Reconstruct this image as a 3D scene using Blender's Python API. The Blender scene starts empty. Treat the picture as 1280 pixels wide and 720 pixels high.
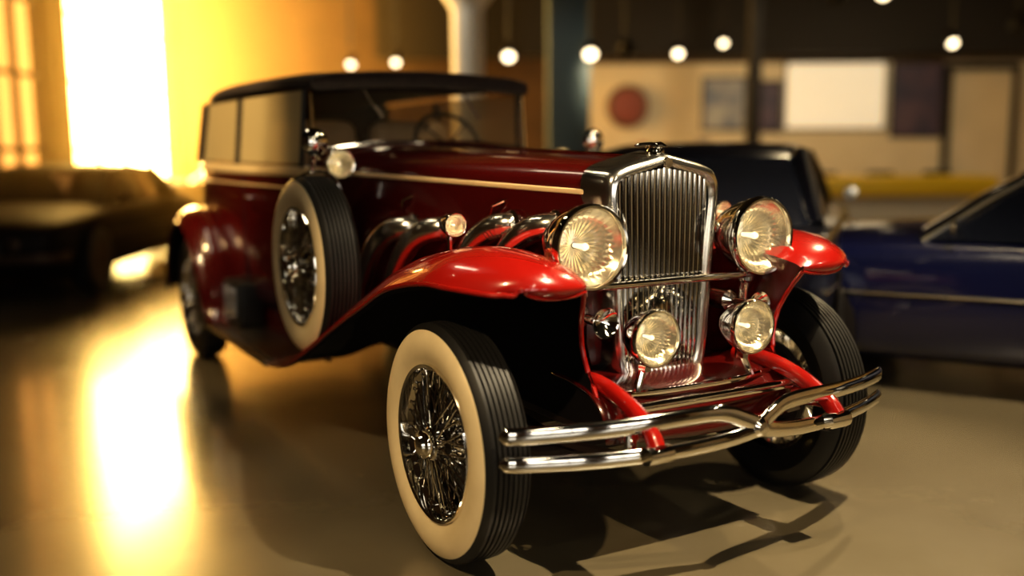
import bpy, bmesh, math, random
from mathutils import Vector, Matrix
random.seed(4)
pi=math.pi
COL=bpy.context.collection
# ---------------------------------------------------------------- materials
def mat(name, col, rough=.5, metal=0, coat=0, emis=None, es=0, spec=.5):
    m=bpy.data.materials.new(name);m.use_nodes=True
    b=m.node_tree.nodes['Principled BSDF']
    b.inputs['Base Color'].default_value=(*col,1);b.inputs['Roughness'].default_value=rough
    b.inputs['Metallic'].default_value=metal;b.inputs['Coat Weight'].default_value=coat
    b.inputs['Coat Roughness'].default_value=.03;b.inputs['Specular IOR Level'].default_value=spec
    if emis: b.inputs['Emission Color'].default_value=(*emis,1);b.inputs['Emission Strength'].default_value=es
    return m
def noisy(m, c1, c2, scale=3, detail=4, rr=None, bump=0):
    nt=m.node_tree;b=nt.nodes['Principled BSDF']
    tc=nt.nodes.new('ShaderNodeTexCoord');n=nt.nodes.new('ShaderNodeTexNoise')
    n.inputs['Scale'].default_value=scale;n.inputs['Detail'].default_value=detail
    nt.links.new(tc.outputs['Object'],n.inputs['Vector'])
    r=nt.nodes.new('ShaderNodeValToRGB');r.color_ramp.elements[0].position=.3;r.color_ramp.elements[1].position=.7
    r.color_ramp.elements[0].color=(*c1,1);r.color_ramp.elements[1].color=(*c2,1)
    nt.links.new(n.outputs[0],r.inputs[0]);nt.links.new(r.outputs[0],b.inputs['Base Color'])
    if rr:
        q=nt.nodes.new('ShaderNodeMapRange');q.inputs['To Min'].default_value=rr[0];q.inputs['To Max'].default_value=rr[1]
        nt.links.new(n.outputs[0],q.inputs[0]);nt.links.new(q.outputs[0],b.inputs['Roughness'])
    if bump:
        u=nt.nodes.new('ShaderNodeBump');u.inputs['Strength'].default_value=bump;u.inputs['Distance'].default_value=.01
        nt.links.new(n.outputs[0],u.inputs['Height']);nt.links.new(u.outputs[0],b.inputs['Normal'])
    return m
def glassmix(name, tint, fac, rough=.02, gcol=(1,1,1), diff=0, dcol=(.95,.88,.7)):
    m=bpy.data.materials.new(name);m.use_nodes=True;nt=m.node_tree;nt.nodes.clear()
    t=nt.nodes.new('ShaderNodeBsdfTransparent');t.inputs[0].default_value=(*tint,1)
    g=nt.nodes.new('ShaderNodeBsdfGlossy');g.inputs['Roughness'].default_value=rough;g.inputs[0].default_value=(*gcol,1)
    f=nt.nodes.new('ShaderNodeLayerWeight');f.inputs[0].default_value=.5
    pw=nt.nodes.new('ShaderNodeMath');pw.operation='POWER';pw.inputs[1].default_value=5
    a=nt.nodes.new('ShaderNodeMath');a.operation='ADD';a.inputs[1].default_value=fac+.04;a.use_clamp=True
    x=nt.nodes.new('ShaderNodeMixShader');o=nt.nodes.new('ShaderNodeOutputMaterial')
    nt.links.new(f.outputs['Facing'],pw.inputs[0]);nt.links.new(pw.outputs[0],a.inputs[0]);nt.links.new(a.outputs[0],x.inputs[0])
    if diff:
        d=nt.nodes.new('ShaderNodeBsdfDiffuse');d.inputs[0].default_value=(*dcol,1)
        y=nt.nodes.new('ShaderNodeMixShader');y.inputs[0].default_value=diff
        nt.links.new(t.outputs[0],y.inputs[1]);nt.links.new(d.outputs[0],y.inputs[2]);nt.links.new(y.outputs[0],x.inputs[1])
    else: nt.links.new(t.outputs[0],x.inputs[1])
    nt.links.new(g.outputs[0],x.inputs[2]);nt.links.new(x.outputs[0],o.inputs[0])
    return m
RED=mat('fender_red',(.33,.010,.006),.22,0,1)
MAROON=mat('maroon_paint',(.07,.0033,.0025),.22,0,1)
CHROME=mat('chrome',(.90,.87,.80),.06,1)
SHELLM=mat('chrome_shell',(.90,.88,.84),.20,1)
CHROME2=mat('chrome_soft',(.76,.70,.58),.2,1)
PIPE=mat('chrome_pipe',(.95,.91,.83),.20,1)
BLACK=mat('black_satin',(.008,.007,.006),.45)
UNDER=mat('undercoat',(.006,.004,.004),.8,spec=.2)
DARK=mat('dark_chassis',(.02,.012,.01),.5)
RUB=mat('tyre_rubber',(.012,.011,.010),.5)
WW=noisy(mat('whitewall',(.78,.68,.5),.5),(.90,.72,.43),(.80,.63,.36),8)
CREAM=mat('cream_stripe',(.85,.64,.34),.35,0,.5)
FABRIC=noisy(mat('top_fabric',(.02,.013,.01),.85),(.018,.012,.01),(.035,.022,.016),40,bump=.3)
LEATHER=noisy(mat('tan_leather',(.45,.28,.13),.5),(.50,.34,.18),(.62,.44,.25),6,bump=.2)
WOOD=noisy(mat('dash_wood',(.12,.04,.015),.3,0,.6),(.10,.03,.01),(.2,.08,.03),10)
GLASS=glassmix('window_glass',(.92,.90,.85),.03)
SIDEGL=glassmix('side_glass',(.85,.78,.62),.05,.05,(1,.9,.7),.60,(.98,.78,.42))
LENS=glassmix('lamp_lens',(.98,.95,.88),.06,.03,(1,1,1),.10)
REFL=mat('lamp_reflector',(1,.94,.78),.25,1)
BULB=mat('bulb',(1,.9,.7),.2,0,0,(1,.85,.55),1.5)
# ---------------------------------------------------------------- mesh helpers
def empty(name, loc=(0,0,0), rz=0):
    e=bpy.data.objects.new(name,None);COL.objects.link(e);e.location=loc;e.rotation_euler=(0,0,rz);e.empty_display_size=.2
    return e
def mesh(name, V, F, mats, par=None, midx=None, smooth=True, ang=35, fix=True):
    me=bpy.data.meshes.new(name);me.from_pydata([tuple(v) for v in V],[],F)
    if not isinstance(mats,(list,tuple)): mats=[mats]
    for m in mats: me.materials.append(m)
    if midx:
        for p,i in zip(me.polygons,midx): p.material_index=i
    if fix:
        bm=bmesh.new();bm.from_mesh(me);bmesh.ops.recalc_face_normals(bm,faces=bm.faces);bm.to_mesh(me);bm.free()
    if smooth:
        for p in me.polygons: p.use_smooth=True
        me.set_sharp_from_angle(angle=math.radians(ang))
    o=bpy.data.objects.new(name,me);COL.objects.link(o)
    if par: o.parent=par
    return o
class MB:
    def __init__(s): s.V=[];s.F=[];s.M=[]
    def add(s,V,F,m=0):
        b=len(s.V);s.V+=[tuple(v) for v in V];s.F+=[tuple(i+b for i in f) for f in F];s.M+=[m]*len(F) if isinstance(m,int) else m
    def out(s,name,mats,par=None,**k): return mesh(name,s.V,s.F,mats,par,s.M,**k)
def grid(rows, cu=False, cv=False, caps=False):
    n=len(rows);m=len(rows[0]);V=[p for r in rows for p in r];F=[]
    for i in range(n if cu else n-1):
        for j in range(m if cv else m-1):
            F.append((i*m+j,i*m+(j+1)%m,((i+1)%n)*m+(j+1)%m,((i+1)%n)*m+j))
    if caps: F.append(tuple(range(m)));F.append(tuple((n-1)*m+j for j in range(m)))
    return V,F
def lathe(prof, axis='y', c=(0,0,0), n=48, flute=None):
    rows=[]
    for k,(r,h) in enumerate(prof):
        row=[]
        for j in range(n):
            a=2*pi*j/n;rr=r
            hh=h+(flute[k]*(1 if j%2 else -1) if flute else 0)
            p={'y':(rr*math.cos(a),hh,rr*math.sin(a)),'x':(hh,rr*math.cos(a),rr*math.sin(a)),'z':(rr*math.cos(a),rr*math.sin(a),hh)}[axis]
            row.append((p[0]+c[0],p[1]+c[1],p[2]+c[2]))
        rows.append(row)
    return grid(rows,cv=True)
def cr(P,n=6):
    P=[tuple(map(float,p)) for p in P];o=[]
    Q=[tuple(2*a-b for a,b in zip(P[0],P[1]))]+P+[tuple(2*a-b for a,b in zip(P[-1],P[-2]))]
    for i in range(1,len(Q)-2):
        for k in range(n):
            t=k/n
            o.append(tuple(.5*(2*b+(c-a)*t+(2*a-5*b+4*c-d)*t*t+(3*b-a-3*c+d)*t**3) for a,b,c,d in zip(Q[i-1],Q[i],Q[i+1],Q[i+2])))
    o.append(P[-1]);return o
def tube(P, r, n=10, r2=None, cyc=False, caps=True):
    P=[Vector(p) for p in P];rows=[];N=len(P)
    for i,p in enumerate(P):
        t=(P[(i+1)%N]-P[i-1]) if cyc else (P[min(i+1,N-1)]-P[max(i-1,0)])
        t.normalize();up=Vector((0,0,1)) if abs(t.z)<.9 else Vector((0,1,0))
        a=t.cross(up).normalized();b=a.cross(t).normalized()
        R=r[i] if isinstance(r,(list,tuple)) else r
        R2=R if r2 is None else (r2[i] if isinstance(r2,(list,tuple)) else r2)
        rows.append([tuple(p+a*R2*math.cos(2*pi*k/n)+b*R*math.sin(2*pi*k/n)) for k in range(n)])
    return grid(rows,cu=cyc,cv=True,caps=caps and not cyc)
def Tube(name,P,r,m,par,n=10,**k): V,F=tube(P,r,n,**k);return mesh(name,V,F,m,par)
def Lathe(name,prof,m,par,axis='y',c=(0,0,0),n=48,**k): V,F=lathe(prof,axis,c,n,**k);return mesh(name,V,F,m,par)
def boxvf(c,s,bev=0):
    bm=bmesh.new();bmesh.ops.create_cube(bm,size=1)
    for v in bm.verts: v.co=Vector((v.co.x*s[0],v.co.y*s[1],v.co.z*s[2]))
    if bev: bmesh.ops.bevel(bm,geom=list(bm.edges),offset=bev,segments=3,affect='EDGES',profile=.5)
    bm.verts.index_update()
    V=[tuple(v.co+Vector(c)) for v in bm.verts];F=[tuple(v.index for v in f.verts) for f in bm.faces];bm.free();return V,F
def Box(name,c,s,m,par=None,bev=0): V,F=boxvf(c,s,bev);return mesh(name,V,F,m,par)
def solid(o,t):
    md=o.modifiers.new('s','SOLIDIFY');md.thickness=t;md.offset=0;return o
# ---------------------------------------------------------------- wire wheel
def wire_wheel(name,par,c,s,R=.40,hw=.092,rr=.262,ww=True):
    e=bpy.data.objects.new(name,None);COL.objects.link(e);e.parent=par;e.location=c
    if s>0: e.rotation_euler=(0,0,pi)
    P=[(rr-.01,-hw*.72,0),(rr+.012,-hw*.86,1),(.30,-hw*1.0,1),(.335,-hw*1.03,1),(.360,-hw*.97,1),(.379,-hw*.86,1),(.387,-hw*.79,0),(.396,-hw*.70,0)]
    tr=[];k=7;x0=-hw*.66;x1=hw*.66;w=(x1-x0)/k
    for i in range(k):
        a=x0+i*w;z=.403-.006*((a+w/2)/hw)**2*1.5
        tr+=[(z,a+.001,0),(z,a+w*.72,0),(z-.012,a+w*.76,0),(z-.012,a+w*.98,0)]
    P+=tr+[(.396,hw*.70,0),(.381,hw*.86,0),(.335,hw*1.03,0),(rr,hw*.8,0),(rr-.01,hw*.72,0)]
    V,F=lathe([(p[0],p[1]) for p in P],'x',n=96)
    M=[]
    for i in range(len(P)-1): M+=[1 if ww and ((P[i][2] and P[i+1][2]) or i==0 or (P[i][2] and i<5)) else 0]*96
    mesh('tyre',V,F,[RUB,WW],e,M,ang=30)
    Lathe('rim',[(rr-.002,-hw*.70),(rr+.006,-hw*.82),(rr+.002,-hw*.92),(rr-.008,-hw*.88),(rr-.012,-hw*.6),(rr-.03,-hw*.45),(rr-.036,0),(rr-.03,hw*.45),(rr-.012,hw*.6),(rr+.004,hw*.82)],CHROME,e,'x',n=72)
    b=MB()
    def spoke(p,q,r=.0031):
        V,F=tube([p,q],r,6,caps=False);b.add(V,F)
    def pol(r,a,x): return (x,r*math.cos(a),r*math.sin(a))
    N=32
    for i in range(N):
        a=2*pi*i/N;d=(1 if i%2 else -1)*.42
        spoke(pol(.048,a,-.082),pol(rr-.02,a+d,-.048))
        spoke(pol(.060,a+.1,-.03),pol(rr-.034,a+.1-d*.8,-.01))
        if i%2==0: spoke(pol(.075,a,.04),pol(rr-.034,a+d*.5,.02))
        V,F=lathe([(0,-.006),(.006,-.004),(.006,.004)],'x',pol(rr-.019,a+d,-.05),6);b.add(V,F)
    b.out('wire_spokes',CHROME,e)
    Lathe('hub',[(0,-.132),(.018,-.131),(.03,-.127),(.034,-.118),(.046,-.112),(.050,-.100),(.050,-.09),(.056,-.084),(.052,-.07),(.042,-.05),(.045,-.02),(.07,0),(.08,.03),(.07,.06),(0,.06)],CHROME,e,'x',n=40)
    Lathe('brake_drum',[(0,.045),(.16,.03),(.19,.035),(.195,.05),(.19,.055),(.195,.065),(.19,.07),(.195,.08),(.16,.095),(0,.10)],DARK,e,'x',n=48)
    return e
# ================================================================ vintage car
YAW=math.radians(29.52);CX,CY=-2.169,-2.880
loc=Matrix.Rotation(YAW,3,'Z')@Vector((-CX,-CY,0))
CAR=empty('vintage_convertible_car',loc,YAW)
for nm,c,s,ww in [('wheel_front_r',(-.765,.01,.403),-1,1),('wheel_front_l',(.715,.01,.403),1,1),('wheel_rear_r',(-.745,3.8,.403),-1,0),('wheel_rear_l',(.745,3.8,.403),1,0),('spare_wheel_r',(-.76,1.42,.85),-1,1),('spare_wheel_l',(.755,1.42,.85),1,1)]:
    wire_wheel(nm,CAR,c,s,ww=ww)
# fenders
def fender(name,st,s,m,lower=None,mv=None):
    st=cr(st,5);rows=[]
    U=[0,.0,.05,.14,.28,.45,.62,.78,.9,1];H=[-1.12,-1,-.70,-.38,-.12,0,-.03,-.16,-.34,-.6]
    for i,(y,z,xo,xi,dr) in enumerate(st):
        a=st[max(i-1,0)];b=st[min(i+1,len(st)-1)]
        ty,tz=b[0]-a[0],b[1]-a[1];L=math.hypot(ty,tz);ny,nz=-tz/L,ty/L
        row=[]
        for k,(u,h) in enumerate(zip(U,H)):
            x=xo+(xi-xo)*u-(.012 if k==0 else 0)
            row.append((s*x,y+ny*h*dr,z+nz*h*dr))
        rows.append(row)
    V,F=grid(rows);mesh(name,V,F,m,CAR,ang=60)
    inner=[]
    for i,r in enumerate(rows):
        a=rows[max(i-1,0)][5];b=rows[min(i+1,len(rows)-1)][5]
        ty,tz=b[1]-a[1],b[2]-a[2];L=math.hypot(ty,tz) or 1
        inner.append([(p[0]-(s*.006 if k<3 else 0),p[1]+tz/L*.008,p[2]-ty/L*.008) for k,p in enumerate(r)])
    V,F=grid(inner);mesh(name+'_undercoat',V,F,UNDER,CAR,ang=60)
    Tube(name+'_bead',[r[1] for r in rows],.009,m,CAR,8)
    Tube(name+'_nose_bead',rows[0][1:],.007,m,CAR,8)
    if lower:
        R2=[]
        for r in rows:
            p=r[-1]
            if p[1]>lower[1]: continue
            col=[]
            for k in range(11):
                t=k/10;f=max(0,min(1,(.35-p[1])/.7))
                yy=p[1]+f*(.10*math.sin(t*pi)-.06*t*t)
                col.append((p[0]+(s*lower[2]-p[0])*min(1,t*1.5)**.8,yy,p[2]+(lower[0]-p[2])*t))
            R2.append(col)
        V,F=grid(R2);mesh(name+'_inner_valance',V,F,mv or m,CAR,ang=60)
        V,F=grid([[(p[0]+s*.008,p[1]+.004,p[2]) for p in c] for c in R2]);mesh(name+'_valance_undercoat',V,F,UNDER,CAR,ang=60)
        if name.startswith('front'): Tube(name+'_valance_edge',R2[0],.009,m,CAR,8)
    return rows
FS=[(-.350,.912,.675,.470,.030),(-.366,.932,.690,.466,.042),(-.364,.957,.712,.460,.056),(-.325,.995,.755,.450,.078),(-.25,1.025,.80,.435,.095),(-.14,1.045,.850,.425,.105),(0,1.05,.87,.42,.11),(.2,1.02,.87,.43,.11),(.4,.965,.87,.44,.105),(.62,.87,.87,.45,.10),(.90,.74,.87,.47,.085),(1.25,.565,.87,.50,.065),(1.5,.45,.87,.53,.05),(1.72,.37,.87,.56,.03),(1.95,.335,.87,.58,.015)]
def fz(y):
    for a,b in zip(FS[3:],FS[4:]):
        if a[0]<=y<=b[0]: return a[1]+(b[1]-a[1])*(y-a[0])/(b[0]-a[0])
    return .33
RS=[(3.05,.335,.87,.60,.015),(3.15,.42,.88,.60,.04),(3.22,.58,.885,.60,.07),(3.33,.77,.89,.60,.09),(3.52,.93,.89,.60,.10),(3.8,1.0,.89,.60,.10),(4.08,.94,.885,.60,.10),(4.28,.78,.88,.60,.09),(4.42,.58,.87,.60,.07),(4.52,.40,.86,.60,.05)]
for s,t in ((-1,'r'),(1,'l')):
    fender('front_fender_'+t,FS,s,RED,(.46,1.9,.40),MAROON)
    fender('rear_fender_'+t,RS,s,MAROON,(.42,9,.58))
    Box('running_board_'+t,(s*.725,2.52,.322),(.29,1.30,.03),BLACK,CAR,.008)
    Box('running_board_trim_'+t,(s*.873,2.52,.322),(.012,1.32,.036),CHROME2,CAR,.004)
    b=MB()
    for k in range(9): b.add(*boxvf((s*(.62+.026*k),2.52,.340),(.018,1.26,.006),.002))
    b.out('running_board_ribs_'+t,CHROME2,CAR)
    Box('splash_apron_'+t,(s*.59,2.5,.41),(.03,1.5,.18),MAROON,CAR,.01)
    Box('battery_box_'+t,(s*.69,2.98,.47),(.16,.34,.26),BLACK,CAR,.02)
    b=MB()
    for k in range(6): b.add(*boxvf((s*.772,2.86+.05*k,.47),(.012,.018,.19),.004))
    b.out('battery_box_ribs_'+t,CHROME2,CAR)
# hood, cowl
def hw(y): return .247+(.585-.247)*max(0,min(1,y/1.78))
def hsec(y,w,zb,zt,z0=.60):
    h=[(w-.02,z0),(w,z0+.08),(w,(z0+zb)/2),(w,zb-.04),(w,zb),(w-.004,zb+.02),(w-.018,zb+(zt-zb)*.42),(w*.86,zb+(zt-zb)*.68),(w*.6,zb+(zt-zb)*.90),(w*.28,zb+(zt-zb)*.98),(0.012,zt),(0,zt+.004)]
    return [(-x,y,z) for x,z in h]+[(x,y,z) for x,z in reversed(h[:-1])]
rows=[hsec(y,hw(y),1.212+.048*y/1.78,1.332+.050*y/1.78) for y in (-.02,.3,.6,.9,1.2,1.5,1.70)]
V,F=grid(rows,caps=True);mesh('hood',V,F,MAROON,CAR,ang=40)
rows=[hsec(y,w,1.262,zt,.45) for y,w,zt in ((1.715,.578,1.384),(1.78,.588,1.385),(1.85,.60,1.388),(1.93,.612,1.388))]
V,F=grid(rows,caps=True);mesh('cowl',V,F,MAROON,CAR,ang=40)
Tube('hood_hinge',[(0,-.03,1.338),(0,1.7,1.389)],.006,CHROME,CAR,8)
W=[(1.90,.61),(2.2,.645),(2.7,.675),(3.2,.69),(3.7,.685),(4.1,.65),(4.35,.585),(4.5,.48),(4.56,.35)]
W3=cr([(a,b,0) for a,b in W],4)
rows=[]
for y,w,_ in W3:
    h=[(w-.10,.42),(w-.035,.50),(w-.008,.62),(w,.85),(w,1.1),(w-.003,1.24),(w-.012,1.275),(w-.05,1.285),(w-.06,1.2),(w-.08,.6)]
    rows.append([(-x,y,z) for x,z in h]+[(x,y,z) for x,z in reversed(h)])
V,F=grid(rows,cv=True,caps=True);mesh('body_tub',V,F,MAROON,CAR,ang=40)
for s,t in ((-1,'r'),(1,'l')):
    P=[(s*(hw(y)+.003),y,1.216+.046*y/1.78) for y in (-.0,.3,.6,.9,1.2,1.5,1.78)]
    Tube('hood_moulding_'+t,P,.010,CREAM,CAR,8,r2=.006)
    P=[(s*(p[1]+.002),p[0],1.255) for p in cr([(a,b,0) for a,b in [(1.75,.586)]+W[:-1]],4)]
    Tube('belt_moulding_'+t,P,.026,CREAM,CAR,8,r2=.007)
    Tube('belt_moulding_lower_'+t,[(p[0],p[1],1.17) for p in P],.006,CREAM,CAR,8)
    for k,y in enumerate((2.02,2.9,3.55)):
        w=min(W3,key=lambda q:abs(q[0]-y))[1]
        Box('door_gap_%s%d'%(t,k),(s*(w-.004),y,.86),(.012,.006,.72),BLACK,CAR)
    Tube('door_handle_'+t,[(s*.67,2.76,1.10),(s*.715,2.76,1.10),(s*.715,2.66,1.095)],.008,CHROME,CAR,8)
    for k,y in enumerate((.45,1.05)):
        Tube('hood_latch_%s%d'%(t,k),[(s*(hw(y)+.0),y-.03,1.17),(s*(hw(y)+.03),y,1.15),(s*(hw(y)+.012),y+.05,1.11)],.007,CHROME,CAR,8)
    Box('hood_seam_'+t,(s*(.5*(hw(1.70)+hw(1.72))+.001),1.707,.95),(.006,.006,.6),CHROME,CAR)
    for k,(y0,zs,f) in enumerate(((.14,1.085,.85),(.38,1.075,.72),(.78,1.04,1),(1.02,1.03,1))):
        w=hw(y0)
        P=cr([(s*(w-.03),y0-.03,zs),(s*(w+.04*f),y0,zs+.005),(s*(w+.085*f),y0+.07,zs-.015),(s*(w+.105*f),y0+.16,zs-.07),(s*(w+.11*f),y0+.26,zs-.16),(s*(w+.11*f),y0+.35,zs-.28),(s*(w+.11*f),y0+.42,zs-.40)],10)
        P=[p for p in P if p[2]>fz(p[1])-.03]
        Tube('exhaust_pipe_%s%d'%(t,k),P,[.047+(.003 if i%2 else 0) for i in range(len(P))],PIPE,CAR,18)
        Lathe('exhaust_flange_%s%d'%(t,k),[(0,0),(.064,0),(.064,s*.014),(.04,s*.022)],CHROME,CAR,'x',(s*(w+.002),y0-.02,zs),28)
    P=cr([(s*.36,-.12,.60),(s*.365,-.30,.60),(s*.37,-.45,.565),(s*.375,-.56,.51),(s*.38,-.60,.47)],5)
    Tube('frame_horn_'+t,P,.032,RED,CAR,12,r2=.026)
    Box('frame_rail_'+t,(s*.37,2.0,.50),(.07,4.6,.14),DARK,CAR,.01)
    Tube('leaf_spring_'+t,cr([(s*.37,-.58,.43),(s*.37,-.3,.375),(s*.37,0,.35),(s*.37,.3,.38),(s*.37,.6,.45)],5),.02,DARK,CAR,8,r2=.028)
    Lathe('spring_eye_'+t,[(0,-.045),(.028,-.045),(.03,-.03),(.03,.03),(.028,.045),(0,.045)],CHROME,CAR,'x',(s*.378,-.60,.455),24)
Tube('front_axle',cr([(-.68,0,.40),(-.5,0,.33),(-.3,0,.31),(0,0,.31),(.3,0,.31),(.5,0,.33),(.66,0,.40)],4),.03,DARK,CAR,10)
Tube('rear_axle',[(-.68,3.8,.41),(.68,3.8,.41)],.04,DARK,CAR,10)
Tube('tie_rod',[(-.6,.14,.36),(.6,.14,.36)],.013,CHROME2,CAR,8)
Tube('front_spreader_bar',[(-.36,-.40,.54),(.36,-.40,.54)],.018,CHROME,CAR,12)
Box('engine_undertray',(0,.9,.52),(.74,2.0,.06),BLACK,CAR,.01)
Box('floor_pan',(0,3.1,.46),(1.15,2.5,.05),BLACK,CAR,.01)
rows=[]
for y,z,_ in cr([(-.06,.60,0),(-.18,.595,0),(-.30,.57,0),(-.37,.51,0),(-.39,.43,0)],4):
    rows.append([(x,y,z-.02*math.cos(x/.36*pi/2)) for x in [-.42+.06*i for i in range(15)]])
V,F=grid(rows);solid(mesh('front_apron',V,F,MAROON,CAR),.008)
# radiator shell
H0=[(0,.50),(.08,.503),(.145,.52),(.182,.56),(.198,.64),(.208,.78),(.220,.95),(.232,1.10),(.240,1.18),(.241,1.225),(.232,1.265),(.205,1.292),(.15,1.310),(.08,1.326),(0,1.345)]
H0=[(p[0],p[1]) for p in cr([(a,b,0) for a,b in H0],3)]
def loop(ins,y,top=0):
    o=[]
    for x,z in H0:
        nx=max(0,x-ins) if x>0 else 0
        t=(z-.9)/.42;nz=z-ins*max(-1,min(1,t))*(1 if abs(t)>.6 else abs(t)/.6)
        o.append((nx,y,nz+top))
    return [(-a,b,c) for a,b,c in o]+[(a,b,c) for a,b,c in reversed(o[1:-1])]
rows=[loop(.036,-.10),loop(.032,-.135),loop(.022,-.150),loop(.010,-.147),loop(.0,-.13),loop(-.006,-.10),loop(-.010,-.02),loop(-.012,.015)]
V,F=grid(rows,cv=True);mesh('radiator_shell',V,F,SHELLM,CAR,ang=50)
Box('radiator_core',(0,-.045,.88),(.38,.02,.72),BLACK,CAR)
b=MB()
def zt(x):
    x=abs(x)
    return 1.298-.16*x if x<.12 else 1.279-.7*(x-.12)**1.4
for k in range(17):
    x=-.188+k*.0235
    zl=.535 if abs(x)<.12 else .535+(abs(x)-.12)*.9
    top=zt(x);yy=-.130+.25*x*x
    P=[(x*(.86 if z<.6 else 1-(1.0-(z-.5)/.7)*.12 if z<1.2 else 1),yy,z) for z in [zl+(top-zl)*i/8 for i in range(9)]]
    b.add(*tube(P,.0088,10,r2=.0088))
b.out('grille_slats',CHROME,CAR)
Tube('grille_crossbar',[(-.20,-.15,.905),(.20,-.15,.905)],.008,CHROME,CAR,8)
Lathe('radiator_cap',[(0,.045),(.015,.043),(.022,.03),(.03,.02),(.032,.01),(.045,.0),(.045,-.02)],CHROME,CAR,'z',(0,-.08,1.340),24)
b=MB()
for s in (-1,1): b.add(*tube(cr([(0,-.10,1.372),(s*.025,-.07,1.380),(s*.045,-.02,1.375)],4),[.008]*4+[.006]*4+[.003],8,r2=[.018]*4+[.012]*4+[.004]))
b.add(*tube([(0,-.14,1.372),(0,-.11,1.378),(0,-.07,1.374),(0,-.03,1.366)],[.004,.010,.011,.006],8))
b.out('radiator_mascot',CHROME,CAR)
Lathe('radiator_emblem',[(0,-.158),(.016,-.157),(.020,-.15),(.0,-.14)],CHROME2,CAR,'y',(0,0,1.315),20)
def lamp(name,c,R,depth):
    e=bpy.data.objects.new(name,None);COL.objects.link(e);e.parent=CAR;e.location=c
    k=R/.145
    Lathe('bucket',[(0,depth),(R*.2,depth*.985),(R*.45,depth*.88),(R*.7,depth*.66),(R*.88,depth*.36),(R*.95,depth*.12),(R*.97,.0)],CHROME,e,'y',n=48)
    Lathe('bezel',[(R*.95,.03*k),(R*1.0,.02*k),(R*1.02,.005*k),(R*1.01,-.010*k),(R*.97,-.020*k),(R*.92,-.018*k),(R*.895,-.006*k),(R*.90,.01*k)],CHROME,e,'y',n=64)
    pr=[(.012*k,.10*k),(R*.2,.094*k),(R*.4,.078*k),(R*.6,.052*k),(R*.8,.022*k),(R*.91,-.001)]
    Lathe('reflector',pr,REFL,e,'y',n=60,flute=[0,.002*k,.006*k,.008*k,.006*k,.0])
    Lathe('lens',[(0,-.028*k),(R*.3,-.026*k),(R*.6,-.019*k),(R*.8,-.010*k),(R*.915,-.002*k)],LENS,e,'y',n=64,flute=[0,.0008*k,.0012*k,.0012*k,0])
    Lathe('bulb',[(0,.02*k),(.010*k,.024*k),(.014*k,.035*k),(.010*k,.05*k),(.008*k,.1*k)],BULB,e,'y',n=16)
    return e
for s,t in ((-1,'r'),(1,'l')):
    lamp('headlamp_'+t,(s*.371,-.225,1.047),.142,.22)
    lamp('fog_lamp_'+t,(s*.208,-.364,.752),.096,.14)
    Tube('headlamp_post_'+t,cr([(s*.371,-.15,.92),(s*.375,-.14,.86),(s*.39,-.12,.78),(s*.38,-.10,.62)],4),.02,CHROME,CAR,12)
    Lathe('headlamp_post_collar_'+t,[(.02,.03),(.034,.02),(.034,-.02),(.02,-.03)],CHROME,CAR,'z',(s*.371,-.15,.90),20)
    Tube('fog_lamp_post_'+t,[(s*.21,-.31,.67),(s*.22,-.31,.64),(s*.25,-.32,.57)],.014,CHROME,CAR,10)
    Lathe('fog_lamp_nut_'+t,[(0,.022),(.024,.02),(.024,-.02),(0,-.022)],CHROME,CAR,'z',(s*.213,-.31,.655),6)
    Lathe('horn_'+t,[(0,-.0),(.050,-.03),(.052,-.034),(.046,-.03),(.02,.0),(.015,.10),(.04,.12),(.04,.2),(0,.2)],CHROME,CAR,'y',(s*.335,-.23,.80),28)
Tube('lamp_crossbar',[(-.371,-.175,.905),(.371,-.175,.905)],.013,CHROME,CAR,12)
Tube('fog_lamp_bar',cr([(-.37,-.30,.57),(-.2,-.33,.565),(0,-.34,.565),(.2,-.33,.565),(.37,-.30,.57)],4),.011,CHROME,CAR,10)
def bar(name,P,h,d,m):
    P=cr(P,5);n=len(P)
    r=[h*min(1,.35+.65*math.sin(min(1,min(i,n-1-i)/3)*pi/2)) for i in range(n)]
    r2=[d*min(1,.5+.5*math.sin(min(1,min(i,n-1-i)/3)*pi/2)) for i in range(n)]
    Tube(name,P,r,m,CAR,16,r2=r2)
def sym(L): return [(-x,y,z) for x,y,z in L]+[(x,y,z) for x,y,z in reversed(L[:-1])]
bar('bumper_bar_upper',sym([(.812,-.40,.525),(.77,-.43,.526),(.6,-.50,.532),(.42,-.555,.540),(.26,-.588,.550),(.13,-.607,.548),(.05,-.622,.520),(0,-.63,.500)]),.028,.014,CHROME)
bar('bumper_bar_lower',sym([(.812,-.40,.440),(.77,-.43,.440),(.6,-.50,.440),(.42,-.555,.443),(.26,-.588,.449),(.13,-.607,.46),(.05,-.622,.475),(0,-.63,.485)]),.026,.014,CHROME)
Lathe('bumper_medallion',[(0,-.018),(.02,-.016),(.03,-.006),(.03,.012),(0,.014)],CHROME,CAR,'y',(0,-.636,.492),24)
for s,t in ((-1,'r'),(1,'l')):
    Tube('bumper_iron_'+t,cr([(s*.375,-.40,.50),(s*.40,-.47,.50),(s*.43,-.535,.495)],4),.03,RED,CAR,10,r2=.022)
    Box('bumper_clamp_'+t,(s*.43,-.535,.495),(.04,.02,.13),CHROME,CAR,.008)
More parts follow.
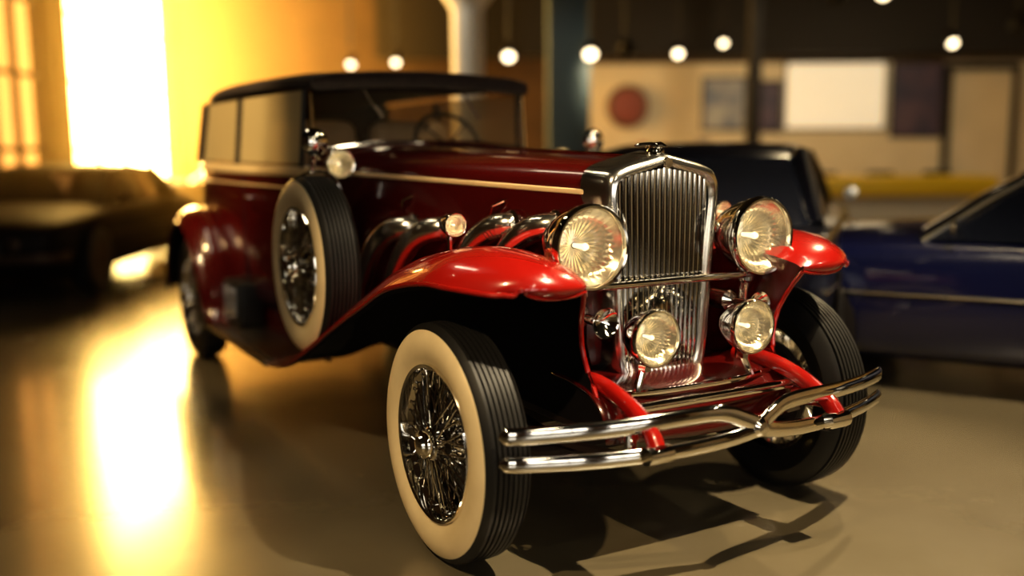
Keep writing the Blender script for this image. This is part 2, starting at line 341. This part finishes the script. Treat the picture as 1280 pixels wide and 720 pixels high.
for s,t in ((-1,'r'),(1,'l')):
    Tube('spare_strap_'+t,cr([(s*.62,1.42,1.14),(s*.66,1.42,1.25),(s*.755,1.42,1.268),(s*.84,1.42,1.24)],5),.006,CHROME,CAR,8,r2=.018)
    Tube('mirror_post_'+t,[(s*.755,1.42,1.26),(s*.75,1.415,1.33),(s*.745,1.40,1.37)],.010,CHROME,CAR,10)
    Lathe('side_mirror_'+t,[(0,-.035),(.03,-.03),(.055,-.012),(.062,.0),(.058,.006),(0,.008)],CHROME,CAR,'y',(s*.745,1.40,1.400),32)
    Tube('mirror_bracket_'+t,[(s*.745,1.40,1.33),(s*.60,1.60,1.30)],.007,CHROME,CAR,8)
    lamp('cowl_spotlight_'+t,(s*.60,1.48,1.300),.068,.11)
    Tube('spotlight_post_'+t,[(s*.60,1.53,1.25),(s*.555,1.56,1.24)],.012,CHROME,CAR,8)
    lamp('fender_lamp_'+t,(s*.62,.26,1.10),.044,.11)
    Tube('fender_lamp_post_'+t,[(s*.62,.30,1.07),(s*.62,.30,1.005)],.012,CHROME,CAR,8)
for s,t in ((-1,'r'),(1,'l')):
    Tube('windshield_post_'+t,[(s*.605,1.865,1.27),(s*.600,1.88,1.5),(s*.597,1.895,1.69)],.013,CHROME,CAR,10,r2=.012)
    Tube('roof_pillar_'+t,[(s*.665,3.05,1.28),(s*.63,3.05,1.66)],.02,FABRIC,CAR,8,r2=.025)
    Tube('rear_pillar_'+t,[(s*.66,4.0,1.28),(s*.62,3.92,1.66)],.03,FABRIC,CAR,8,r2=.05)
    Tube('door_post_'+t,[(s*.625,1.98,1.28),(s*.605,1.95,1.66)],.012,BLACK,CAR,8)
    mesh('side_window_front_'+t,[(s*.628,1.98,1.285),(s*.665,3.03,1.285),(s*.628,3.03,1.66),(s*.607,1.96,1.66)],[(0,1,2,3)],SIDEGL,CAR,fix=False)
    mesh('side_window_rear_'+t,[(s*.668,3.07,1.285),(s*.665,3.98,1.285),(s*.628,3.90,1.66),(s*.63,3.07,1.66)],[(0,1,2,3)],SIDEGL,CAR,fix=False)
    Tube('window_sill_trim_'+t,[(s*.622,1.95,1.288),(s*.663,2.7,1.288),(s*.672,3.3,1.288),(s*.655,3.98,1.288)],.008,CHROME2,CAR,8)
    V,F=grid([[(s*.655,3.98,1.27),(s*.625,3.92,1.50),(s*.62,3.90,1.68)],[(s*.625,4.22,1.27),(s*.60,4.2,1.5),(s*.57,4.15,1.68)],[(s*.53,4.42,1.27),(s*.50,4.40,1.5),(s*.45,4.32,1.66)],[(s*.30,4.54,1.27),(s*.28,4.50,1.5),(s*.25,4.40,1.65)],[(0,4.56,1.27),(0,4.53,1.5),(0,4.44,1.65)]])
    solid(mesh('top_rear_quarter_'+t,V,F,FABRIC,CAR,ang=70),.02)
Tube('windshield_bottom_frame',[(-.60,1.865,1.36),(-.3,1.86,1.395),(0,1.86,1.40),(.3,1.86,1.395),(.60,1.865,1.36)],.010,CHROME,CAR,8)
Tube('windshield_header',[(-.60,1.89,1.685),(.60,1.89,1.685)],.012,CHROME,CAR,8)
mesh('windshield_glass',[(-.595,1.868,1.36),(.595,1.868,1.36),(.59,1.892,1.685),(-.59,1.892,1.685)],[(0,1,2,3)],GLASS,CAR,fix=False)
for k,x in enumerate((-.33,.22)):
    Tube('wiper_%d'%k,[(x,1.865,1.675),(x+.03,1.86,1.62),(x+.10,1.855,1.52)],.006,CHROME2,CAR,6)
rows=[]
for y,w,z in cr([(1.84,.60,1.70),(1.87,.615,1.715),(2.3,.63,1.735),(3.0,.645,1.745),(3.6,.64,1.74),(4.0,.60,1.725),(4.25,.52,1.70),(4.42,.40,1.64),(4.48,.30,1.55)],4):
    h=[(w-.03,z-.055),(w-.005,z-.05),(w,z-.02),(w-.02,z+.005),(w*.8,z+.025),(w*.4,z+.04),(0,z+.045)]
    low=[(w*.6,z-.04),(0,z-.03)]
    rows.append([(-x,y,zz) for x,zz in h]+[(x,y,zz) for x,zz in reversed(h[:-1])]+[(x,y,zz) for x,zz in low]+[(-low[0][0],y,low[0][1])])
V,F=grid(rows,cv=True,caps=True);mesh('convertible_top',V,F,FABRIC,CAR,ang=50)
Box('dashboard',(0,1.98,1.20),(1.14,.08,.20),WOOD,CAR,.02)
for k,x in enumerate((-.30,.30)):
    Box('front_seat_back_%d'%k,(x,2.75,1.18),(.50,.16,.70),LEATHER,CAR,.07)
    Box('front_seat_cushion_%d'%k,(x,2.5,.78),(.54,.5,.18),LEATHER,CAR,.06)
Box('rear_seat_back',(0,4.05,1.12),(1.1,.18,.62),LEATHER,CAR,.06)
Box('rear_seat_cushion',(0,3.75,.78),(1.1,.5,.18),LEATHER,CAR,.06)
sw=[]
for k in range(32):
    a=2*pi*k/32;sw.append((.30+.20*math.cos(a),2.20+.20*math.sin(a)*.42,1.38+.20*math.sin(a)*.9))
V,F=tube(sw,.012,8,cyc=True);mesh('steering_wheel',V,F,BLACK,CAR)
b=MB()
for k in range(4): b.add(*tube([(.30,2.20,1.38),sw[4+8*k]],.008,6))
b.add(*tube([(.30,2.20,1.38),(.30,1.98,1.18)],.016,8));b.out('steering_spokes',CHROME2,CAR)

# ================================================================ generic period cars for the background
DGL=mat('dark_car_glass',(.01,.012,.02),.05,0,1)
TAIL=mat('tail_red',(.5,.02,.01),.3,0,.5)
def coupe(name,loc,rz,paint,h=1.0,roofpaint=None,trim=None):
    e=empty(name,loc,rz);C2=trim or CHROME2
    S=[(0,.62,.40,.66,.74),(.10,.78,.30,.72,.80),(.35,.86,.22,.78,.86),(.9,.90,.20,.82,.91),(1.5,.91,.20,.85,.94),(2.3,.91,.20,.87,.92),(3.2,.91,.20,.89,.92),(3.9,.90,.22,.88,.92),(4.4,.85,.28,.84,.89),(4.62,.76,.36,.78,.84),(4.7,.66,.42,.72,.78)]
    rows=[]
    for y,w,zb,zs,zt in cr(S,4):
        zs*=h;zt*=h
        hh=[(0,zb),(w*.88,zb),(w*.97,zb+.08),(w,zb+(zs-zb)*.5),(w*.985,zs-.06),(w*.95,zs),(w*.86,zs+(zt-zs)*.35),(w*.6,zt-.008),(w*.3,zt),(0,zt+.006)]
        rows.append([(-x,y,z) for x,z in hh]+[(x,y,z) for x,z in reversed(hh[1:-1])])
    V,F=grid(rows,cv=True,caps=True);mesh('body',V,F,paint,e,ang=50)
    def ring(y0,y1,w0,w1,z,n=6):
        P=[(-w0,y0+.12),(-w0*.9,y0+.02),(-w0*.5,y0-.03),(0,y0-.05),(w0*.5,y0-.03),(w0*.9,y0+.02),(w0,y0+.12),(w1,(y0+y1)/2),(w1,y1-.12),(w1*.88,y1-.02),(w1*.5,y1+.03),(0,y1+.04),(-w1*.5,y1+.03),(-w1*.88,y1-.02),(-w1,y1-.12),(-w1,(y0+y1)/2)]
        return [(a,b,z*h) for a,b in P]
    V,F=grid([ring(1.45,4.0,.76,.77,.90),ring(1.78,3.65,.68,.69,1.13),ring(2.0,3.4,.62,.63,1.27)],cv=True);mesh('greenhouse_glass',V,F,DGL,e,ang=60)
    V,F=grid([ring(1.98,3.42,.63,.64,1.26),ring(2.03,3.38,.61,.62,1.30),ring(2.2,3.2,.50,.52,1.335),ring(2.5,2.9,.2,.2,1.35)],cv=True,caps=True);mesh('roof',V,F,roofpaint or paint,e,ang=60)
    for s in (-1,1):
        Tube('a_pillar',[(s*.76,1.52,.89*h),(s*.69,1.83,1.13*h),(s*.625,2.06,1.28*h)],.016,C2,e,8)
        Tube('c_pillar',[(s*.77,3.86,.89*h),(s*.69,3.55,1.13*h),(s*.635,3.32,1.28*h)],.05,roofpaint or paint,e,8)
        Tube('b_pillar',[(s*.775,2.8,.89*h),(s*.635,2.75,1.28*h)],.015,paint,e,8)
        Tube('side_trim',[(s*.90*(.9),.35,.60*h)]+[(s*.918,y,.60*h) for y in (1.0,2.0,3.0,3.8)]+[(s*.86,4.4,.60*h)],.008,C2,e,8)
        Lathe('wing_mirror',[(0,-.03),(.04,-.02),(.05,0),(0,.005)],C2,e,'y',(s*.90,1.7,.98*h),20)
        for y in (.85,3.75):
            Lathe('wheel_arch',[(0,-.01),(.36,-.01),(.375,0),(.36,.01),(0,.01)],UNDER,e,'x',(s*.905,y,.34),40)
            Lathe('tyre',[(.19,s*.0),(.20,s*.02),(.25,s*.03),(.30,s*.025),(.32,s*.01),(.32,-s*.16),(.2,-s*.16)],RUB,e,'x',(s*.90,y,.32),40)
            Lathe('wheel_disc',[(0,s*.035),(.05,s*.03),(.07,s*.015),(.12,s*.022),(.17,s*.02),(.195,s*.026),(.2,s*.0)],C2,e,'x',(s*.90,y,.32),32)
        for x in (.48,.66):
            Lathe('headlight',[(0,-.03),(.05,-.025),(.07,-.01),(.085,-.012),(.09,.02),(.08,.08)],C2,e,'y',(s*x,.015+.06*(x>.5),.60*h),24)
        Box('tail_light',(s*.52,4.71,.66*h),(.22,.03,.09),TAIL,e,.01)
    Box('front_grille',(0,.0,.56*h),(.75,.04,.14),BLACK,e,.02)
    Tube('front_bumper',cr([(-.88,.22,.42),(-.8,-.02,.42),(-.4,-.08,.42),(.4,-.08,.42),(.8,-.02,.42),(.88,.22,.42)],4),.05,C2,e,10,r2=.03)
    Tube('rear_bumper',cr([(-.86,4.5,.45),(-.76,4.75,.45),(-.4,4.80,.45),(.4,4.80,.45),(.76,4.75,.45),(.86,4.5,.45)],4),.05,C2,e,10,r2=.03)
    return e
NAVY=mat('navy_paint',(.002,.0035,.028),.25,0,.6)
INK=mat('ink_paint',(.002,.0025,.008),.3,0,.5)
BROWN=mat('brown_paint',(.007,.0035,.002),.6,0,0,spec=.2)
DTRIM=mat('dull_trim',(.06,.035,.02),.5,.5)
coupe('navy_coupe_car',(1.30,6.78,0),math.radians(-120),NAVY,.95)
coupe('black_coupe_car',(2.3,9.4,0),math.radians(160),INK,1.03)
coupe('brown_coupe_car',(-4.85,8.6,0),math.radians(2),BROWN,.90,trim=DTRIM)
coupe('brown_coupe_car.001',(-1.0,16.2,0),math.radians(97),BROWN,.98,trim=DTRIM)

# ================================================================ room
LX,RX,BY,FY,CH=-6.0,10.5,18.0,-6.0,5.4
FLOOR=noisy(mat('polished_concrete',(.3,.26,.19),.3,0,0,spec=1.0),(.155,.127,.080),(.20,.167,.108),1.2,6,(.20,.30))
fb=FLOOR.node_tree.nodes['Principled BSDF'];fb.inputs['Coat Weight'].default_value=.6;fb.inputs['Coat Roughness'].default_value=.12
Box('floor',((LX+RX)/2,(BY+FY)/2,-.05),(RX-LX+.4,BY-FY+.4,.1),FLOOR)
CEIL=mat('ceiling_dark',(.015,.012,.010),.8)
Box('ceiling',((LX+RX)/2,(BY+FY)/2,CH+.05),(RX-LX+.4,BY-FY+.4,.1),CEIL)
WALLW=noisy(mat('wall_brown',(.12,.06,.03),.8),(.055,.028,.010),(.085,.044,.016),2)
CREAMW=noisy(mat('wall_cream',(.62,.55,.42),.7),(.60,.53,.40),(.68,.60,.46),1.5)
DKW=mat('wall_dark',(.015,.013,.013),.8)
Box('wall_back',((LX+RX)/2,BY+.1,CH/2),(RX-LX+.4,.2,CH),WALLW)
def wall_openings(name,fixed,lo,hi,wins,z0,z1,axis,m):
    b=MB();prev=lo
    def bx(a,c,za,zb):
        if axis=='y': b.add(*boxvf((fixed,(a+c)/2,(za+zb)/2),(.2,c-a,zb-za)))
        else: b.add(*boxvf(((a+c)/2,fixed,(za+zb)/2),(c-a,.2,zb-za)))
    for a,c in sorted(wins):
        bx(prev,a,0,CH);bx(a,c,0,z0);bx(a,c,z1,CH);prev=c
    bx(prev,hi,0,CH);b.out(name,m)
wc=[0]
def window(fixed,a,c,z0,z1,axis,nv=3,nh=5,w=.035):
    wc[0]+=1;b=MB()
    def bx(p,q,za,zb,t):
        if axis=='y': b.add(*boxvf((fixed,(p+q)/2,(za+zb)/2),(t,q-p,zb-za)))
        else: b.add(*boxvf(((p+q)/2,fixed,(za+zb)/2),(q-p,t,zb-za)))
    for k in range(nv+1):
        p=a+(c-a)*k/nv;bx(p-w,p+w,z0,z1,.06)
    for k in range(nh+1):
        p=z0+(z1-z0)*k/nh;bx(a,c,p-w*.7,p+w*.7,.05)
    b.out('window_%d'%wc[0],FRAME)
FRAME=mat('window_frame_dark',(.10,.045,.02),.5)
WIN=[(13.75,17.9),(11.75,13.05)];z0,z1=.45,5.1
wall_openings('wall_left',LX-.1,FY,BY,WIN,z0,z1,'y',WALLW)
for a,c in WIN: window(LX-.1,a,c,z0,z1,'y',4 if c>15 else 2,5,.045 if c<15 else .03)
WF=[(-1.5,.9),(1.9,4.3),(5.3,7.7)]  # windows added behind the camera to give the chrome bright reflections
wall_openings('wall_front',FY-.1,LX-.2,RX+.2,WF,1.0,4.4,'x',WALLW)
for a,c in WF: window(FY-.1,a,c,1.0,4.4,'x',3,4)
Box('wall_right',(RX+.1,(BY+FY)/2,CH/2),(.2,BY-FY,CH),CREAMW)
# outdoor sunset glow backdrop
m=bpy.data.materials.new('sunset_haze');m.use_nodes=True;nt=m.node_tree;nt.nodes.clear()
tc=nt.nodes.new('ShaderNodeTexCoord');mp=nt.nodes.new('ShaderNodeVectorMath');mp.operation='DISTANCE';mp.inputs[1].default_value=(LX-1.2,19.6,2.6)
nt.links.new(tc.outputs['Object'],mp.inputs[0])
r=nt.nodes.new('ShaderNodeValToRGB');mr=nt.nodes.new('ShaderNodeMapRange');mr.inputs['From Max'].default_value=12
nt.links.new(mp.outputs['Value'],mr.inputs[0]);nt.links.new(mr.outputs[0],r.inputs[0])
E=r.color_ramp.elements;E[0].position=0;E[0].color=(1,.82,.36,1);E[1].position=1;E[1].color=(.75,.30,.07,1)
q=E.new(.24);q.color=(1,.68,.19,1);q=E.new(.38);q.color=(1,.42,.09,1)
r2=nt.nodes.new('ShaderNodeValToRGB');nt.links.new(mr.outputs[0],r2.inputs[0])
E=r2.color_ramp.elements;E[0].position=0;E[0].color=(1,1,1,1);E[1].position=1;E[1].color=(.02,.02,.02,1);q=E.new(.26);q.color=(.6,.6,.6,1);q=E.new(.37);q.color=(.06,.06,.06,1)
mu=nt.nodes.new('ShaderNodeMath');mu.operation='MULTIPLY';mu.inputs[1].default_value=34
nt.links.new(r2.outputs[0],mu.inputs[0])
em=nt.nodes.new('ShaderNodeEmission');ou=nt.nodes.new('ShaderNodeOutputMaterial')
nt.links.new(r.outputs[0],em.inputs[0]);nt.links.new(mu.outputs[0],em.inputs[1]);nt.links.new(em.outputs[0],ou.inputs[0])
mesh('sunset_sky_backdrop',[(LX-1.2,9,-.5),(LX-1.2,26,-.5),(LX-1.2,26,8),(LX-1.2,9,8)],[(0,1,2,3)],m,smooth=False,fix=False)
m2=mat('chrome_reflection_glow',(0,0,0),1,0,0,(1,.93,.82),2.8)
mesh('chrome_reflection_backdrop',[(-4,FY-1.2,-.5),(10,FY-1.2,-.5),(10,FY-1.2,6),(-4,FY-1.2,6)],[(0,1,2,3)],m2,smooth=False,fix=False)  # unseen glowing sheet added behind the front windows, for the chrome to reflect
# added haze volume imitating the glare around the tall windows
m3=bpy.data.materials.new('window_glare_haze');m3.use_nodes=True;nt=m3.node_tree;nt.nodes.clear()
vs=nt.nodes.new('ShaderNodeVolumeScatter');vs.inputs['Color'].default_value=(1,.72,.32,1);vs.inputs['Density'].default_value=.034;vs.inputs['Anisotropy'].default_value=.72
ou=nt.nodes.new('ShaderNodeOutputMaterial');nt.links.new(vs.outputs[0],ou.inputs['Volume'])
fp=[(-5.97,6.5),(-5.97,17.96),(-.6,17.96),(-3.2,10.0)]
V=[(x,y,.02) for x,y in fp]+[(x,y,CH-.03) for x,y in fp]
mesh('window_glare_volume',V,[(0,1,2,3),(4,5,6,7),(0,1,5,4),(1,2,6,5),(2,3,7,6),(3,0,4,7)],m3,smooth=False)
# back wall gallery
Box('gallery_panel',(5.85,BY-.06,1.55),(9.0,.1,2.5),CREAMW)
Box('wall_soffit',(4,BY-.4,4.1),(12.6,.6,2.4),DKW)
def poster(name,px0,px1,py0,py1,m):
    D=BY-.15;k=D/1235
    x0,x1=(px0-640)*k,(px1-640)*k;zz0,zz1=1.377+(182-py1)*k,1.377+(182-py0)*k
    e=empty(name,((x0+x1)/2,D,(zz0+zz1)/2))
    Box('frame',(0,.015,0),(x1-x0,.03,zz1-zz0),BLACK,e,.01)
    Box('print',(0,-.003,0),(x1-x0-.08,.02,zz1-zz0-.08),m,e)
    return e
PW=mat('print_white',(.85,.80,.68),.5,0,0,(1,.9,.7),.30)
PB=noisy(mat('print_blue',(.05,.1,.25),.5),(.03,.07,.2),(.45,.45,.45),2.5)
PN=noisy(mat('print_navy',(.02,.03,.09),.5),(.01,.02,.07),(.12,.08,.12),2)
poster('wall_poster',875,930,100,166,PB);poster('wall_poster.001',936,974,105,168,PN)
poster('projection_screen',976,1102,82,166,PW);poster('wall_poster.002',1108,1172,84,176,PN)
e=empty('round_wall_emblem',(2.08,BY-.16,2.05))
Lathe('disc',[(0,-.04),(.28,-.04),(.36,-.02),(.38,.02)],mat('emblem_red',(.22,.05,.03),.5),e,'y')
Lathe('ring',[(.30,-.05),(.34,-.06),(.37,-.02),(.38,.02)],mat('emblem_ring',(.12,.06,.04),.5),e,'y')
b=MB()
for x in (7.75,8.95): b.add(*boxvf((x,BY-.19,1.35),(.12,.08,2.7)))
b.add(*boxvf((8.35,BY-.19,2.7),(1.3,.08,.12)));b.add(*boxvf((8.35,BY-.17,1.3),(1.1,.03,2.6)),1)
b.out('door_1',[BLACK,CREAMW])
def column(name,x,y,r,m,sq=False):
    b=MB()
    if sq: b.add(*boxvf((x,y,CH/2),(2*r,2*r,CH),.03));b.add(*boxvf((x,y,.15),(2*r+.1,2*r+.1,.3),.02))
    else: b.add(*lathe([(r*1.3,0),(r*1.3,.2),(r,.25),(r,2.95),(r*1.15,3.0),(r*1.5,3.1),(r*1.7,3.15),(r*1.7,3.45),(r,3.5),(r,CH)],'z',(x,y,0),32))
    b.out(name,m)
column('column',-.50,12,.19,mat('column_white',(.85,.82,.74),.6))
column('column.001',.82,14.4,.30,mat('column_teal',(.05,.08,.10),.5),True)
column('column.002',3.75,15.5,.10,DKW,True)
YEL=mat('yellow_paint',(.9,.58,.03),.4)
e=empty('display_counter',(4.85,12.6,0))
Box('cabinet',(0,0,.36),(2.2,.7,.72),CREAMW,e,.02);Box('yellow_top',(0,0,.84),(2.3,.8,.24),YEL,e,.03);Box('plinth',(0,0,.03),(2.1,.6,.06),BLACK,e)
def stool(name,x,y):
    e=empty(name,(x,y,0));Lathe('seat',[(0,.98),(.17,.98),(.19,.95),(.18,.9),(0,.9)],BLACK,e,'z',n=24)
    for k in range(4):
        a=pi/4+k*pi/2;Tube('leg_%d'%k,[(.12*math.cos(a),.12*math.sin(a),.9),(.2*math.cos(a),.2*math.sin(a),0)],.015,CHROME2,e,8)
for k in range(3): stool('bar_stool'+('.%03d'%k if k else ''),4.4+k*.8,14.0)
e=empty('display_cabinet',(3.2,16.6,0))
Box('base',(0,0,.5),(2.6,.5,1.0),BLACK,e,.02);Box('top',(0,0,1.02),(2.7,.6,.05),CREAMW,e,.01)
for k,(x,hh,c) in enumerate([(-1,.35,(.4,.1,.05)),(-.5,.25,(.5,.4,.3)),(0,.4,(.1,.1,.2)),(.6,.3,(.4,.3,.1)),(1.1,.22,(.5,.5,.5))]):
    Lathe('trophy_%d'%k,[(.0,1.05),(.08,1.05),(.03,1.05+hh*.3),(.03,1.05+hh*.4),(.10,1.05+hh*.8),(.11,1.05+hh)],mat('trophy%d'%k,c,.3,.5),e,'z',(x,0,0),20)
b=MB()
for k in range(9): b.add(*boxvf(((LX+RX)/2,-4+k*2.6,CH-.2),(RX-LX,.15,.4)))
b.out('trim_ceiling_joists',CEIL)
DUCT=mat('duct_metal',(.08,.07,.06),.4,.8)
Tube('air_duct',[(7.6,4,4.3),(7.6,17.2,4.3)],.35,DUCT,None,20)
Tube('lighting_truss',[(-2.3,13.5,3.75),(7.1,13.5,3.75)],.04,DKW,None,8)
EM=mat('lamp_glow',(1,.9,.7),.3,0,0,(1,.82,.5),28)
EMS=mat('lamp_glow_soft',(1,.9,.7),.3,0,0,(1,.8,.5),6)
PAN=mat('added_tube_glow',(1,.9,.7),.3,0,0,(1,.86,.62),10)
for i,(x,y,rz) in enumerate([(-2.4,5.2,.35),(1.9,3.0,.35),(1.2,-1.0,0)]):  # tubes added overhead to put highlights on chrome, hood and fenders
    e=empty('added_highlight_tube'+('.%03d'%i if i else ''),(x,y,4.75),rz)
    Box('housing',(0,0,.05),(.30,2.5,.08),BLACK,e,.01);Box('diffuser',(0,0,0),(.24,2.4,.03),PAN,e,.005)
    for yy in (-.9,.9): Tube('hanger',[(0,yy,.08),(0,yy,CH-4.75)],.008,BLACK,e,6)
cnt=[0]
def tracklamp(x,y,z,topz=None,tgt=None,energy=0,size=.08,cone=60,col=(1,.78,.46),r=.065):
    nm='track_spotlight'+('.%03d'%cnt[0] if cnt[0] else '');cnt[0]+=1
    e=empty(nm,(x,y,z))
    T=Vector(tgt)-Vector((x,y,z)) if tgt else Vector((0,-.8,-.6))
    q=T.to_track_quat('-Z','Y')
    h=bpy.data.objects.new('head',None);COL.objects.link(h);h.parent=e;h.rotation_euler=q.to_euler()
    Lathe('can',[(r*1.05,-.02),(r*1.1,.0),(r*1.1,.16),(r*.6,.22),(0,.22)],BLACK,h,'z',n=24)
    Lathe('diffuser',[(0,.0),(r,.0)],EM if energy else EMS,h,'z',n=24)
    Tube('stem',[(0,0,.2),(0,0,(topz or CH)-z)],.012,BLACK,e,8)
    if energy:
        L=bpy.data.lights.new(nm+'_light','SPOT');L.energy=energy;L.color=col;L.shadow_soft_size=size;L.spot_size=math.radians(cone);L.spot_blend=.5
        lo=bpy.data.objects.new('spot',L);COL.objects.link(lo);lo.parent=h;lo.location=(0,0,-.05)
k=13.5/1235
for px,py,rr in [(1035,8,.09),(1093,3,.08),(780,70,.10),(738,72,.08),(1258,43,.11),(638,74,.07),(445,82,.05),(500,80,.05),(845,72,.06),(900,60,.05),(1180,62,.06)]:
    tracklamp((px-640)*k,13.5,1.377+(182-py)*k,3.70,(((px-640)*k),16.8,1.4) if px in(780,1035,1258) else None,120 if px in(780,1035,1258) else 0,.1,100,r=rr)
# key light and other spots over car, column and counter
tracklamp(2.0,2.4,4.6,None,(1.25,3.9,.5),1250,.04,54,(1,.81,.52))
tracklamp(-1.9,.4,4.4,None,(-.25,3.4,.55),560,.06,28,(1,.75,.42))  # spot added on the left to light the near whitewall wheel
tracklamp(3.2,6.4,4.6,None,(0.3,4.4,.8),480,.06,56)
tracklamp(-3.5,4.6,4.4,None,(-1.7,6.3,1.3),420,.08,40,(1,.68,.30))
tracklamp(-5.6,4.2,3.3,None,(-1.6,6.4,1.45),560,.06,26,(1,.76,.42))  # low spot added by the left wall to brighten the car's side windows
tracklamp(4.6,2.0,4.6,None,(3.0,5.0,.3),120,.08,70,(1,.85,.6))
tracklamp(-2.2,10.5,4.6,None,(-.5,12,2.6),200,.08,60,(1,.9,.7))
tracklamp(4.9,10.9,4.6,None,(4.8,12.6,.7),160,.08,60,(1,.85,.6))  # spot added to brighten the yellow display counter
def area(name,loc,rot,sx,sy,en,col):
    L=bpy.data.lights.new(name,'AREA');L.shape='RECTANGLE';L.size=sx;L.size_y=sy;L.energy=en;L.color=col
    o=bpy.data.objects.new(name,L);COL.objects.link(o);o.location=loc;o.rotation_euler=rot
area('window_daylight',(LX+.05,15.8,2.6),(0,math.radians(-90),0),4,3.6,1250,(1,.53,.12))
w=bpy.data.worlds.new('w');bpy.context.scene.world=w;w.use_nodes=True
w.node_tree.nodes['Background'].inputs[0].default_value=(.9,.5,.25,1);w.node_tree.nodes['Background'].inputs[1].default_value=.03
# camera
cd=bpy.data.cameras.new('camera');cd.lens=1235/1280*36;cd.sensor_width=36;cd.clip_end=200
co=bpy.data.objects.new('camera',cd);COL.objects.link(co)
th=math.radians(8.19);ro=math.radians(.43)
co.matrix_world=Matrix.Translation((0,0,1.377))@Matrix.Rotation(pi/2-th,4,'X')@Matrix.Rotation(-ro,4,'Z')
cd.dof.use_dof=True;cd.dof.focus_distance=3.4;cd.dof.aperture_fstop=.55
bpy.context.scene.camera=co
bpy.context.scene.view_settings.view_transform='Standard'
try: bpy.context.scene.view_settings.look='Medium High Contrast'
except Exception as ex: print(ex)
